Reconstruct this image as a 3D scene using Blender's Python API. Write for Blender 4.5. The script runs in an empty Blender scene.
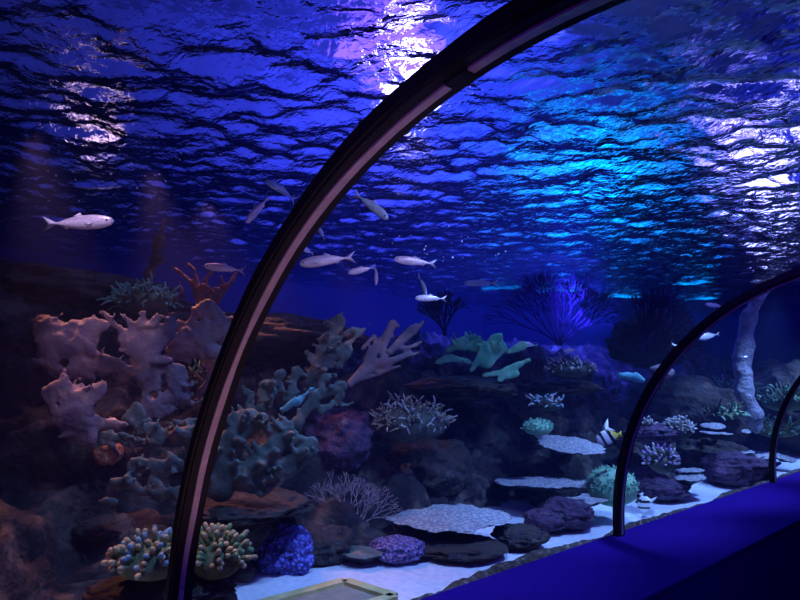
import bpy, math, random
import numpy as np
from mathutils import Vector, Matrix
from mathutils.bvhtree import BVHTree
PI=math.pi
rnd=random.Random(7)
S=bpy.context.scene
COL=S.collection
# ------------------------------------------------------------------ camera
PSI,PHI,F=math.radians(49.062),math.radians(7.713),580.0
EYE=Vector((0,0,1.7))
cam=bpy.data.cameras.new('camera'); cam.sensor_width=36; cam.lens=F/800*36; cam.clip_start=.02; cam.clip_end=200
co=bpy.data.objects.new('camera',cam); COL.objects.link(co); co.location=EYE
co.rotation_euler=(PI/2+PHI,0,PSI); S.camera=co
def ray(px,py):
    r=(px-400)/F; U=-(py-300)/F
    h=math.cos(PHI)-U*math.sin(PHI); z=math.sin(PHI)+U*math.cos(PHI)
    return Vector((r*math.cos(PSI)-h*math.sin(PSI), r*math.sin(PSI)+h*math.cos(PSI), z))
def W(px,py,D): return EYE+ray(px,py)*D
def WZ(px,py,z):
    d=ray(px,py); return EYE+d*((z-EYE.z)/d.z)
CR=Vector((math.cos(PSI),math.sin(PSI),0))             # camera right
CF=ray(400,300); CU=CR.cross(CF)
# ------------------------------------------------------------------ noise
_rs=np.random.RandomState(3); _perm=_rs.permutation(512).astype(np.int64)
def _h(i,j,k): return _perm[(_perm[(_perm[i&511]+j)&511]+k)&511]/511.0
def vnoise(P):
    P=np.asarray(P,float); I=np.floor(P).astype(np.int64); f=P-I; f=f*f*(3-2*f)
    i,j,k=I[...,0],I[...,1],I[...,2]; u,v,w=f[...,0],f[...,1],f[...,2]
    L=lambda a,b,t:a+(b-a)*t
    return L(L(L(_h(i,j,k),_h(i+1,j,k),u),L(_h(i,j+1,k),_h(i+1,j+1,k),u),v),
             L(L(_h(i,j,k+1),_h(i+1,j,k+1),u),L(_h(i,j+1,k+1),_h(i+1,j+1,k+1),u),v),w)*2-1
def fbm(P,oct=4,ridge=False):
    P=np.asarray(P,float); a=1;s=0;t=0
    for o in range(oct):
        n=vnoise(P*2**o+o*17.3)
        if ridge: n=1-2*abs(n)
        s=s+n*a;t+=a;a*=.5
    return s/t
# ------------------------------------------------------------------ objects
def mesh(name,V,Fc,mat=None,parent=None,smooth=True):
    me=bpy.data.meshes.new(name)
    V=np.asarray(V,float)
    me.from_pydata(V.tolist(),[],[tuple(int(a) for a in f) for f in Fc])
    if smooth: me.polygons.foreach_set('use_smooth',[True]*len(me.polygons))
    me.update()
    o=bpy.data.objects.new(name,me); COL.objects.link(o)
    if mat: me.materials.append(mat)
    if parent:
        o.parent=parent; me.transform(Matrix.Translation(-Vector(parent.location)))
    return o
def tag(o,label,cat,group=None,kind=None):
    if label:o['label']=label
    if cat:o['category']=cat
    if group:o['group']=group
    if kind:o['kind']=kind
    return o
def empty(name,loc):
    o=bpy.data.objects.new(name,None); COL.objects.link(o); o.location=loc; return o
def struct(o): o['kind']='structure'; return o
class MB:
    def __init__(s): s.V=[];s.F=[];s.n=0;s.mi=[]
    def add(s,V,Fc,m=0):
        V=np.asarray(V,float); s.V.append(V); s.F+= [tuple(a+s.n for a in f) for f in Fc]; s.mi+=[m]*len(Fc); s.n+=len(V); return s
    def box(s,lo,hi,m=0):
        x0,y0,z0=lo;x1,y1,z1=hi
        return s.add([(x0,y0,z0),(x1,y0,z0),(x1,y1,z0),(x0,y1,z0),(x0,y0,z1),(x1,y0,z1),(x1,y1,z1),(x0,y1,z1)],
          [(0,3,2,1),(4,5,6,7),(0,1,5,4),(1,2,6,5),(2,3,7,6),(3,0,4,7)],m)
    def tube(s,pts,rad,seg=8,m=0,cap=True):
        pts=[Vector(p) for p in pts]; n=len(pts); rad=[rad]*n if not hasattr(rad,'__len__') else rad
        t0=(pts[1]-pts[0]).normalized(); a=t0.orthogonal().normalized(); V=[];
        for i,p in enumerate(pts):
            t=(pts[min(i+1,n-1)]-pts[max(i-1,0)]).normalized()
            a=(a-t*a.dot(t)).normalized(); b=t.cross(a)
            for k in range(seg):
                th=2*PI*k/seg; V.append(p+(a*math.cos(th)+b*math.sin(th))*rad[i])
        Fc=[(i*seg+k,i*seg+(k+1)%seg,(i+1)*seg+(k+1)%seg,(i+1)*seg+k) for i in range(n-1) for k in range(seg)]
        if cap:
            V.append(pts[0]-t0*rad[0]*.6); V.append(pts[-1]+(pts[-1]-pts[-2]).normalized()*rad[-1]*.6); c0=n*seg;c1=c0+1
            Fc+=[(c0,(k+1)%seg,k) for k in range(seg)]+[(c1,(n-1)*seg+k,(n-1)*seg+(k+1)%seg) for k in range(seg)]
        return s.add([tuple(v) for v in V],Fc,m)
    def build(s,name,mats,parent=None,smooth=True):
        if not isinstance(mats,(list,tuple)): mats=[mats]
        o=mesh(name,np.concatenate(s.V),s.F,None,parent,smooth)
        for m in mats:o.data.materials.append(m)
        if len(mats)>1:o.data.polygons.foreach_set('material_index',s.mi)
        return o
def grid(nu,nv,fn):   # fn(U,V)->(…,3)
    u=np.linspace(0,1,nu);v=np.linspace(0,1,nv);U,Vv=np.meshgrid(u,v,indexing='ij')
    P=fn(U,Vv).reshape(-1,3)
    i=np.arange(nu-1)[:,None]*nv+np.arange(nv-1)[None,:]; i=i.ravel()
    return P,np.stack([i,i+nv,i+nv+1,i+1],1)
def vnormals(P,nu,nv):
    G=P.reshape(nu,nv,3); du=np.gradient(G,axis=0);dv=np.gradient(G,axis=1); n=np.cross(du,dv)
    return (n/(np.linalg.norm(n,axis=2,keepdims=True)+1e-9)).reshape(-1,3)
def icos(sub):
    import bmesh
    b=bmesh.new(); bmesh.ops.create_icosphere(b,subdivisions=sub,radius=1)
    V=np.array([v.co[:] for v in b.verts]);Fc=[tuple(v.index for v in f.verts) for f in b.faces]; b.free(); return V,Fc
ICO={k:icos(k) for k in (1,2,3,4,5)}
def rockV(c,r,sub=4,amp=.35,fr=1.6,seed=0,flat=None):
    V,Fc=ICO[sub]; V=V.copy()
    n=fbm(V*fr+seed*7.7,5)*.8+fbm(V*fr*1.6+seed*3.1+9,5,True)*.6+fbm(V*9+seed,3,True)*.12
    V=V*(1+amp*n)[:,None]
    if flat is not None: V[:,2]=np.maximum(V[:,2],flat)
    return V*np.array(r)+np.array(c),Fc
# ------------------------------------------------------------------ signed-distance solids (fleshy corals)
def sdf_solid(prims,vox,k=.03,noise=0,nf=14,pits=0):
    A=[];R=[]
    for p in prims: A+= [np.array(p[0]),np.array(p[1])]; R.append(max(p[2],p[3]))
    A=np.array(A); m=max(R)*1.15+3*vox+noise; lo=A.min(0)-m; hi=A.max(0)+m
    n=np.ceil((hi-lo)/vox).astype(int)+1
    g=[lo[i]+np.arange(n[i])*vox for i in range(3)]
    P=np.stack(np.meshgrid(*g,indexing='ij'),-1)
    D=None
    for p in prims:
        a=np.array(p[0],float);b=np.array(p[1],float);r0,r1=p[2],p[3]; q=P-a; ab=b-a
        if len(p)>4:
            nn=np.array(p[4],float);nn/=np.linalg.norm(nn);kk=p[5]-1
            q=q+(q@nn)[...,None]*nn*kk; ab=ab+(ab@nn)*nn*kk
        h=np.clip((q@ab)/(ab@ab+1e-9),0,1)
        d=np.linalg.norm(q-h[...,None]*ab,axis=-1)-(r0+(r1-r0)*h)
        if len(p)>4: d=d/(1+.35*kk)
        neg=len(p)>6 and p[6]
        if D is None: D=d
        elif neg: D=np.maximum(D,-d)
        else:
            t=np.clip(.5+.5*(D-d)/k,0,1); D=D*(1-t)+d*t-k*t*(1-t)
    if noise: D=D+noise*fbm(P*nf,2)+noise*.38*fbm(P*nf*3.1,2,True)
    N=D.shape; s=D<0
    cell=np.zeros((N[0]-1,N[1]-1,N[2]-1)); acc=np.zeros(cell.shape+(3,))
    base=P[:-1,:-1,:-1]
    for ax in range(3):
        for o1 in (0,1):
            for o2 in (0,1):
                off0=[0,0,0]; oth=[i for i in range(3) if i!=ax]; off0[oth[0]]=o1;off0[oth[1]]=o2
                off1=list(off0);off1[ax]=1
                sl=lambda o:tuple(slice(o[i],N[i]-1+o[i]) for i in range(3))
                d0=D[sl(off0)];d1=D[sl(off1)]; c=(d0<0)!=(d1<0)
                t=np.where(c,d0/(d0-d1+1e-12*(~c)),0)
                pt=np.zeros(acc.shape); pt[...,oth[0]]=o1;pt[...,oth[1]]=o2;pt[...,ax]=t
                acc+=pt*c[...,None]; cell+=c
    act=cell>0; idx=-np.ones(cell.shape,int); idx[act]=np.arange(act.sum())
    V=base[act]+acc[act]/cell[act][:,None]*vox
    Fc=[]
    for ax in range(3):
        oth=[(ax+1)%3,(ax+2)%3]
        a=[slice(1,N[i]-1) for i in range(3)]; a[ax]=slice(0,N[ax]-1)
        b=list(a); b[ax]=slice(1,N[ax])
        s0=s[tuple(a)];s1=s[tuple(b)]; c=s0!=s1
        I=np.argwhere(c); 
        if len(I)==0: continue
        st=np.array([1,1,1]);st[ax]=0; I2=I+st
        e1=np.zeros(3,int);e1[oth[0]]=1;e2=np.zeros(3,int);e2[oth[1]]=1
        q=[idx[tuple((I2-x).T)] for x in (0*e1,e1,e1+e2,e2)]
        q=np.stack(q,1); fl=s1[c]; q[fl]=q[fl][:,::-1]; Fc.append(q)
    Fc=np.concatenate(Fc); Fc=Fc[:, :]
    return V,Fc[:, ::1].tolist()
# ------------------------------------------------------------------ materials
def newmat(name):
    m=bpy.data.materials.new(name); m.use_nodes=True; nt=m.node_tree; nt.nodes.clear()
    out=nt.nodes.new('ShaderNodeOutputMaterial'); return m,nt,out
def nd(nt,t,**kw):
    n=nt.nodes.new('ShaderNode'+t)
    for k,v in kw.items():
        if k.startswith('_'): setattr(n,k[1:],v)
        else: n.inputs[k.replace('0',' ') if k not in n.inputs else k].default_value=v
    return n
def pmat(name,stops,scale=8,rough=.7,metal=0,bump=.3,bscale=None,kind='noise',coord='Object',bdist=.02,spec=.3,detail=5,sss=0):
    """stops: list of (pos,(r,g,b)); pattern noise / voronoi / cracks"""
    m,nt,out=newmat(name); L=nt.links.new
    tc=nd(nt,'TexCoord'); p=nd(nt,'BsdfPrincipled'); p.inputs['Roughness'].default_value=rough; p.inputs['Metallic'].default_value=metal
    p.inputs['Specular IOR Level'].default_value=spec
    if sss: p.inputs['Subsurface Weight'].default_value=sss; p.inputs['Subsurface Radius'].default_value=(.02,.02,.02)
    if kind=='noise': t=nd(nt,'TexNoise'); t.inputs['Detail'].default_value=detail; t.inputs['Scale'].default_value=scale; o=t.outputs['Fac']
    elif kind=='voronoi': t=nd(nt,'TexVoronoi'); t.inputs['Scale'].default_value=scale; o=t.outputs['Distance']
    elif kind=='cracks': t=nd(nt,'TexVoronoi',_feature='DISTANCE_TO_EDGE'); t.inputs['Scale'].default_value=scale; o=t.outputs['Distance']
    L(tc.outputs[coord],t.inputs['Vector'])
    r=nd(nt,'ValToRGB'); cr=r.color_ramp
    while len(cr.elements)<len(stops): cr.elements.new(.5)
    for e,(ps,c) in zip(cr.elements,stops): e.position=ps; e.color=(*c,1)
    L(o,r.inputs['Fac']); L(r.outputs['Color'],p.inputs['Base Color'])
    if bump:
        b=nd(nt,'Bump'); b.inputs['Strength'].default_value=bump; b.inputs['Distance'].default_value=bdist
        t2=nd(nt,'TexNoise'); t2.inputs['Scale'].default_value=bscale or scale*3; t2.inputs['Detail'].default_value=6
        L(tc.outputs[coord],t2.inputs['Vector'])
        if kind!='noise':
            mm=nd(nt,'Math',_operation='MULTIPLY_ADD'); mm.inputs[1].default_value=.35; L(t2.outputs['Fac'],mm.inputs[0]); L(o,mm.inputs[2]); L(mm.outputs[0],b.inputs['Height'])
        else: L(t2.outputs['Fac'],b.inputs['Height'])
        L(b.outputs[0],p.inputs['Normal'])
    L(p.outputs[0],out.inputs['Surface']); return m
# ------------------------------------------------------------------ lights
def spot(name,loc,to,e,col,ang=80,blend=.6,r=.06):
    l=bpy.data.lights.new(name,'SPOT'); l.energy=e; l.color=col; l.spot_size=math.radians(ang); l.spot_blend=blend; l.shadow_soft_size=r
    o=bpy.data.objects.new(name,l); COL.objects.link(o); o.location=loc
    o.rotation_euler=(Vector(to)-Vector(loc)).to_track_quat('-Z','Y').to_euler(); return o
def area(name,loc,to,e,col,sx,sy,spread=180):
    l=bpy.data.lights.new(name,'AREA'); l.shape='RECTANGLE'; l.size=sx;l.size_y=sy; l.energy=e; l.color=col; l.spread=math.radians(spread)
    o=bpy.data.objects.new(name,l); COL.objects.link(o); o.location=loc
    o.rotation_euler=(Vector(to)-Vector(loc)).to_track_quat('-Z','Y').to_euler(); return o
S.view_settings.view_transform='Standard'; S.view_settings.look='None'; S.view_settings.gamma=1; S.view_settings.exposure=0; S.view_settings.use_curve_mapping=False
w=bpy.data.worlds.new('world'); S.world=w; w.use_nodes=True
w.node_tree.nodes['Background'].inputs[0].default_value=(.01,.012,.08,1); w.node_tree.nodes['Background'].inputs[1].default_value=.3
S.cycles.use_denoising=True
S.cycles.transparent_max_bounces=16
S.cycles.sample_clamp_indirect=4
S.cycles.volume_bounces=0
SAND=.55; LEDGE=.69; XW=-2.044; XC=-.544; ZC=.728; RR=1.5; EL=1.059
RIBY=[-2.1,.782,3.66,6.626,9.5,12.4]
WBUMP=.016;WIOR=1.12;WROUGH=.09;WTRANS=.008;WA=.042;WB=.015
WL1=1300;WL2=2200;WL3=2300
VDENS=.032;VABS=.06
LF=.10;LS=3.5;LB=.15;LL=5.5;LP=24;LW=1.0;LV=60
# ------------------------------------------------------------------ water surface
WZ0=3.4
def make_water():
    x0,x1,y0,y1=-9,2.5,-3,17
    nu,nv=460,700
    def fn(U,V):
        X=x0+(x1-x0)*U
        Y=y0+(y1-y0)*V
        c,s=math.cos(.9),math.sin(.9)
        a=X*c+Y*s; b=-X*s+Y*c
        wz=.5*fbm(np.stack([X*.5,Y*.5,X*0],-1),2)
        Z=WA*fbm(np.stack([a*4.2+wz,b*6.4+wz,0*a+5],-1),2)+WB*fbm(np.stack([a*10+wz*3,b*15,0*a],-1),3)
        return np.stack([X,Y,WZ0+Z],-1)
    P,Fc=grid(nu,nv,fn)
    m,nt,out=newmat('rippling_water'); L=nt.links.new
    tc=nd(nt,'TexCoord'); mp=nd(nt,'Mapping'); mp.inputs['Scale'].default_value=(1,1.5,1); mp.inputs['Rotation'].default_value=(0,0,-.9)
    L(tc.outputs['Object'],mp.inputs['Vector'])
    n=nd(nt,'TexNoise'); n.inputs['Scale'].default_value=15; n.inputs['Detail'].default_value=3; n.inputs['Distortion'].default_value=.6
    L(mp.outputs[0],n.inputs['Vector'])
    b=nd(nt,'Bump'); b.inputs['Strength'].default_value=1; b.inputs['Distance'].default_value=WBUMP; L(n.outputs['Fac'],b.inputs['Height'])
    g=nd(nt,'BsdfGlass'); g.inputs['IOR'].default_value=WIOR; g.inputs['Roughness'].default_value=WROUGH; g.inputs['Color'].default_value=(.8,.9,1,1)
    t=nd(nt,'BsdfTranslucent'); t.inputs['Color'].default_value=(.6,.75,1,1)
    L(b.outputs[0],g.inputs['Normal']); L(b.outputs[0],t.inputs['Normal'])
    mx=nd(nt,'MixShader'); mx.inputs[0].default_value=WTRANS; L(g.outputs[0],mx.inputs[1]); L(t.outputs[0],mx.inputs[2]); L(mx.outputs[0],out.inputs['Surface'])
    o=mesh('water_surface',P,Fc,m); o['kind']='structure'
    return o
# lamps hanging above the water, seen broken up by the ripples
def water_lamp(name,px,py,dist,elev,rad,col,sx,sy):
    s=WZ(px,py,WZ0); d=ray(px,py); h=Vector((d.x,d.y,0)).normalized(); t=math.radians(elev)
    p=s+h*dist*math.cos(t)+Vector((0,0,dist*math.sin(t)))
    o=area(name,p,s,rad*sx*sy*10,col,sx,sy); o.data.shape='ELLIPSE'; return o
def make_hall():
    wall=pmat('blue_hall_wall',[(0,(.4,.4,.45)),(1,(.5,.5,.55))],bump=0)
    mb=MB(); mb.box((-9.2,-3.2,3.44),(-9,17,6.4)); struct(mb.build('wall_upper_back',wall,smooth=False))
    mb=MB(); mb.box((-9.2,17,3.44),(3,17.2,6.4)); struct(mb.build('wall_upper_far',wall,smooth=False))
    mb=MB(); mb.box((-9.2,-3.2,6.4),(3,17.2,6.5)); struct(mb.build('ceiling',wall,smooth=False))
    area('ripple_wash_fill',(-5,7.3,5.8),(-9,7.8,4.8),WL1,(.05,.065,1),1,7)  # unseen wash added so the ripples pick up blue
    spot('ripple_pool_fill',(-4,12.5,5.5),(-8.6,16.6,4.5),WL2,(.0,.17,1),75,1)  # unseen spots added to tint the ripples by direction
    spot('ripple_pool_fill',(-4,10,5.2),(-9,11.5,4.5),WL3,(.02,.08,1),85,1)
    spot('ripple_pool_fill',(-1.5,13,5.2),(-3.5,17,4.8),WL3*.5,(.03,.05,1),95,1)
    water_lamp('flood_lamp',412,50,3,17,4,(.5,.42,1),.5,.4)
    water_lamp('flood_lamp',395,20,3,21,.55,(.22,.08,1),1.1,.6)
    water_lamp('flood_lamp',780,195,4,6,4,(.42,.34,1),.7,.5)
    water_lamp('flood_lamp',735,150,4,8,1.1,(.28,.2,1),.9,.6)
    water_lamp('flood_lamp',770,240,4,3,3.2,(.4,.4,1),.7,.4)
    water_lamp('flood_lamp',400,95,3,12,1.0,(.6,.45,1),.35,.3)
    water_lamp('flood_lamp',95,108,3,9,.5,(1,.55,.7),.4,.25)
    for px,py,r,s in ((620,262,.5,1.0),(560,248,.3,1.1),(700,268,.45,.9),(500,240,.14,1.0),(600,150,.55,.9),(560,165,.3,1.3),(640,190,.55,1.1),(590,225,.35,1.2),(530,100,.16,.8),(690,235,.45,.9),(500,200,.12,1.2),(620,60,.22,.9),(550,30,.15,.9)):
        water_lamp('flood_lamp',px,py,4,7 if py<230 else 2.5,r,(.0,.33,1),s,s*.6)
# ------------------------------------------------------------------ tunnel
M={}
def black(): return M['black']
M['black']=pmat('black_rubber',[(0,(.006,.006,.008)),(1,(.012,.012,.016))],scale=30,rough=.55,bump=.15)
M['strip']=pmat('brushed_pink_lit_metal',[(0.3,(.52,.42,.44)),(.7,(.7,.58,.6))],scale=14,rough=.42,metal=.55,bump=.25)  # pink light reflected along the strip is put into its colour
M['ledge']=pmat('blue_lit_ledge_cover',[(0,(.022,.004,.16)),(1,(.026,.005,.18))],scale=3,rough=.9,bump=.05,spec=.05)  # blue light falling on the ledge is also put into its colour
M['face']=pmat('shade_toned_ledge_face',[(0,(.006,.006,.12)),(1,(.008,.008,.14))],scale=3,rough=.8,bump=.05,spec=.1)  # shade on the upright face is put into this dark colour
M['floorm']=pmat('shade_toned_tunnel_floor',[(0,(.008,.008,.12)),(1,(.01,.01,.14))],scale=60,rough=.95,spec=.05)  # floor darkened in its colour to stand for shade
def arc(r,y,a0=0,a1=PI,n=64,foot=None):
    P=[(XC-r*math.cos(a0+(a1-a0)*i/n),y,ZC+r*EL*math.sin(a0+(a1-a0)*i/n)) for i in range(n+1)]
    if foot is not None:
        P=[(XC-r,y,foot)]+P+[(XC+r,y,foot)]
    return P
def band(mb,y0,y1,r0,r1,a0=0,a1=PI,n=72,foot=None,jit=0,seed=0):
    V=[]
    A=arc(r0,0,a0,a1,n,foot);B=arc(r1,0,a0,a1,n,foot); N=len(A)
    for i in range(N):
        j=jit*float(vnoise(np.array([i*.33+seed,2.2,seed]))); k=jit*float(vnoise(np.array([i*.33+seed,7.2,seed])))
        a,b=A[i],B[i]
        V+=[(a[0],y0+k,a[2]),(a[0],y1+j,a[2]),(b[0],y1+j,b[2]),(b[0],y0+k,b[2])]
    Fc=[(4*i+k,4*i+(k+1)%4,4*i+4+(k+1)%4,4*i+4+k) for i in range(N-1) for k in range(4)]+[(3,2,1,0),(4*N-4,4*N-3,4*N-2,4*N-1)]
    mb.add(V,Fc)
RL={1:'wide black arch rib with a pink-lit metal strip, closest to the camera',
    2:'second black arch rib, standing on the ledge beside the black and white bannerfish',
    3:'small far arch rib near the right edge, beside the bent pale plate coral'}
for i,y in enumerate(RIBY):
    if i in (0,5): continue
    t=empty('arch_rib',(XC-RR,y,LEDGE)); tag(t,RL.get(i,'farthest arch rib, only a sliver beyond the right edge'),'rib','arch ribs of the tunnel')
    mb=MB(); band(mb,y-.035,y+.035,RR+.018,RR-.022,foot=LEDGE); mb.build('rubber_band',M['black'],t,False)
    mb=MB(); band(mb,y-.011,y+.008,RR-.020,RR-.027,foot=LEDGE+.01,jit=.0035,seed=i); mb.build('metal_strip',M['strip'],t,False)
    for s in (-1,1):
        mb=MB(); band(mb,y+s*.037-.004,y+s*.037+.004,RR+.02,RR-.012,foot=LEDGE,jit=.004,seed=i+s*5); mb.build('sealant_bead',M['black'],t,False)
    if i==1:
        # thick black sealant patches near the crown
        for a0,a1,y0,y1,r in ((1.33,1.70,.034,.040,.02),(1.405,1.56,.032,.0435,.02)):
            mb=MB(); band(mb,y-y1,y-.03,RR+.017,RR-r,a0,a1,14,jit=.006,seed=a0*9); mb.build('sealant_patch',M['black'],t,False)
        mb=MB(); band(mb,y-.016,y+.014,RR-.018,RR-.031,1.43,1.468,8,jit=.003,seed=3); mb.build('tape_wrap',M['black'],t,False)
# clear acrylic shells between the ribs
m,nt,out=newmat('clear_acrylic'); 
tr=nd(nt,'BsdfTransparent'); tr.inputs[0].default_value=(.98,.985,1,1); gl=nd(nt,'BsdfGlossy'); gl.inputs['Roughness'].default_value=.02; gl.inputs['Color'].default_value=(1,1,1,1)
fr=nd(nt,'LayerWeight'); pw=nd(nt,'Math',_operation='POWER'); pw.inputs[1].default_value=4; ml=nd(nt,'Math',_operation='MULTIPLY_ADD'); ml.inputs[1].default_value=.07; ml.inputs[2].default_value=.004; nt.links.new(fr.outputs['Facing'],pw.inputs[0]); nt.links.new(pw.outputs[0],ml.inputs[0]); mx=nd(nt,'MixShader'); nt.links.new(ml.outputs[0],mx.inputs[0]); nt.links.new(tr.outputs[0],mx.inputs[1]); nt.links.new(gl.outputs[0],mx.inputs[2]); nt.links.new(mx.outputs[0],out.inputs[0]); M['acrylic']=m
for i in range(5):
    mb=MB(); band(mb,RIBY[i]+.036,RIBY[i+1]-.036,RR+.035,RR,foot=LEDGE-.1)
    o=mb.build('window_%d'%(i+1),M['acrylic'],None,False); struct(o)
# ledges and floor
for nm,x0,x1 in (('trim_1',XC-RR-.04,XC-RR+.634),('trim_2',XC+RR-.634,XC+RR+.04)):
    mb=MB(); mb.box((x0,-3,LEDGE-.012),(x1,17,LEDGE)); struct(mb.build(nm,M['ledge'],None,False))
for nm,x0,x1 in (('wall_left',XC-RR-.04,XC-RR+.625),('wall_right',XC+RR-.625,XC+RR+.04)):
    mb=MB(); mb.box((x0,-3,0),(x1,17,LEDGE-.012)); struct(mb.build(nm,M['face'],None,False))
mb=MB(); mb.box((-3,-3,-.1),(2,17,0)); struct(mb.build('floor',M['floorm'],None,False))
# ------------------------------------------------------------------ tank shell, sand, reef
dark=pmat('dark_blue_tank_wall',[(0,(.012,.015,.06)),(1,(.02,.024,.1))],scale=1.5)
mb=MB(); mb.box((-9.2,-3.2,0),(-9,17,3.44)); struct(mb.build('wall_back',dark,None,False))
mb=MB(); mb.box((-9.2,17,0),(3,17.2,3.44)); struct(mb.build('wall_far',dark,None,False))
mb=MB(); mb.box((-9.2,-3.4,0),(-2.1,-3.2,6.4)); struct(mb.build('wall_near',dark,None,False))
def sandz(X,Y): return SAND+.05*fbm(np.stack([X*1.1,Y*.8,X*0],-1),3)+.008*fbm(np.stack([X*9,Y*9,X*0],-1),2)+.05*np.clip((-2.5-X)/1.0,0,1)
P,Fc=grid(180,420,lambda U,V:np.stack([-7+4.955*U,-3+19.9*V,sandz(-7+4.955*U,-3+19.9*V)],-1))
M['sand']=pmat('pale_coral_sand',[(.3,(.6,.66,.72)),(.7,(.78,.82,.86))],scale=25,rough=.95,bump=.25,bscale=160,bdist=.004,spec=.1)
struct(mesh('sand_bed',P,Fc,M['sand']))
# reef: a rock slope with hollows and crests
prof=np.array([(-3.25,.35),(-3.35,.75),(-3.75,1.0),(-4.0,1.3),(-4.35,1.62),(-4.7,1.82),(-5.3,2.0),(-6.2,2.12),(-7.5,2.2),(-9.0,2.3)])
st=np.linspace(0,1,len(prof))
def reef_fn(U,V):
    Y=-2.5+19*U; x=np.interp(V,st,prof[:,0]); z=np.interp(V,st,prof[:,1])
    near=np.clip((1.6-Y)/1.6,0,1); far=np.clip((Y-8)/4,0,1)
    x=x+.25*np.sin(Y*1.15+.6)*np.clip(1-V*1.5,0,1)+.12*near -.9*far*(1-V)*0
    z=.35+(z-.35)*(1+.24*near-.05*np.clip((Y-2)/3,0,1))
    return np.stack([x,Y,z],-1)
nu,nv=620,200
P,Fc=grid(nu,nv,reef_fn); N=vnormals(P,nu,nv)
if N[:,0].mean()<0: N=-N
Q=P*np.array([1,1,1.5])
d=.34*fbm(Q*1.1+3,3)+.22*fbm(Q*2.3+11,3,True)+.09*fbm(Q*6,4,True)+.035*fbm(Q*17,3)
P=P+N*d[:,None]; P[:,0]=np.maximum(P[:,0],-8.97)
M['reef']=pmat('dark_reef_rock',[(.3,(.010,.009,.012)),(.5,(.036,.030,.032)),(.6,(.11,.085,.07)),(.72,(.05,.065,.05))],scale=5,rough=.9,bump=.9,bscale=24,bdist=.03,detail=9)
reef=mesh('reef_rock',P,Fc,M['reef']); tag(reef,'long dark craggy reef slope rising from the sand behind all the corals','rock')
BV=BVHTree.FromPolygons([Vector(p) for p in P],[tuple(f) for f in Fc])
def hit(px,py,default=5.0):
    r=BV.ray_cast(EYE,ray(px,py).normalized())
    return (r[0],r[1]) if r[0] else (W(px,py,default),Vector((1,0,0)))
def depth(p): return (Vector(p)-EYE).dot(CF)
# ---- water volume
m,nt,out=newmat('sea_water_haze')
v=nd(nt,'VolumeScatter'); v.inputs['Color'].default_value=(.25,.35,1,1); v.inputs['Density'].default_value=VDENS; v.inputs['Anisotropy'].default_value=.2
ab=nd(nt,'VolumeAbsorption'); ab.inputs['Color'].default_value=(.25,.45,.95,1); ab.inputs['Density'].default_value=VABS
ad=nd(nt,'AddShader'); nt.links.new(v.outputs[0],ad.inputs[0]); nt.links.new(ab.outputs[0],ad.inputs[1]); nt.links.new(ad.outputs[0],out.inputs['Volume'])
mb=MB(); mb.box((-8.97,-3.1,.4),(-2.12,16.9,3.27)); o=mb.build('water_haze',m,None,False); o['kind']='structure'
# ------------------------------------------------------------------ corals
def cm(name,a,b,c=None,sc=9,**k):
    st=[(.38,a),(.56,b)]+([(.66,c)] if c else [])
    return pmat(name,st,scale=sc,**k)
M['elk']=cm('tan_elkhorn_skin',(.13,.10,.13),(.20,.155,.17),(.34,.24,.20),sc=7,rough=.75,bump=.6,bscale=70,bdist=.006)
M['elk2']=cm('grey_green_elkhorn_skin',(.07,.10,.09),(.14,.17,.15),(.34,.22,.15),sc=10,rough=.75,bump=.6,bscale=60,bdist=.006)
M['elk3']=cm('brown_elkhorn_skin',(.18,.09,.07),(.30,.15,.10),sc=9,rough=.8,bump=.5,bscale=60,bdist=.006)
M['teal']=cm('teal_blade_skin',(.08,.30,.36),(.14,.42,.46),sc=9,rough=.7,bump=.3)
M['green']=cm('dull_green_leather_skin',(.14,.40,.24),(.26,.55,.34),(.38,.60,.36),sc=9,rough=.7,bump=.5,bscale=50,bdist=.006)
M['gtip']=cm('bright_green_tip',(.10,.26,.11),(.18,.36,.17),sc=30,rough=.6,bump=.2)
M['gtip2']=cm('mint_green_tip',(.12,.38,.24),(.24,.52,.36),sc=30,rough=.6,bump=.2)
M['dstem']=cm('dark_coral_stem',(.05,.06,.05),(.10,.11,.09),sc=20,rough=.85,bump=.3)
M['gstem']=cm('olive_coral_stem',(.08,.13,.06),(.14,.20,.09),sc=20,rough=.85,bump=.3)
M['ptip']=cm('cream_polyp_tip',(.28,.26,.14),(.46,.42,.24),sc=40,rough=.6,bump=.2)
M['btip']=cm('bluish_polyp_tip',(.12,.26,.34),(.22,.40,.46),sc=40,rough=.6,bump=.2)
M['wtip']=cm('whitish_coral_tip',(.38,.38,.36),(.58,.58,.55),sc=40,rough=.6,bump=.2)
M['purp']=cm('violet_coral_skin',(.28,.16,.40),(.48,.30,.62),sc=20,rough=.7,bump=.5)
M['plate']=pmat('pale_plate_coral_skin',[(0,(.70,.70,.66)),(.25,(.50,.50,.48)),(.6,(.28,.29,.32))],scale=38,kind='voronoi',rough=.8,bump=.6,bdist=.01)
M['under']=cm('shade_toned_underside',(.02,.02,.03),(.04,.04,.05),sc=20)  # shade beneath the plates painted in, for the stalks too
M['lump']=pmat('violet_lump_skin',[(0,(.55,.42,.75)),(.3,(.34,.26,.60)),(.7,(.10,.08,.20))],scale=44,kind='voronoi',rough=.75,bump=1,bdist=.03)
M['blump']=pmat('blue_lit_lump_skin',[(0,(.40,.45,.95)),(.3,(.22,.22,.85)),(.7,(.05,.04,.22))],scale=40,kind='voronoi',rough=.75,bump=1,bdist=.03)  # blue light on the boulder is painted into this skin
M['gorg']=cm('dusty_pink_branch',(.36,.24,.28),(.52,.36,.38),sc=20,rough=.8,bump=.2)
M['fanp']=cm('purple_fan_mesh',(.02,.008,.035),(.04,.015,.06),sc=6,rough=1,bump=.2,spec=0)
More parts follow.
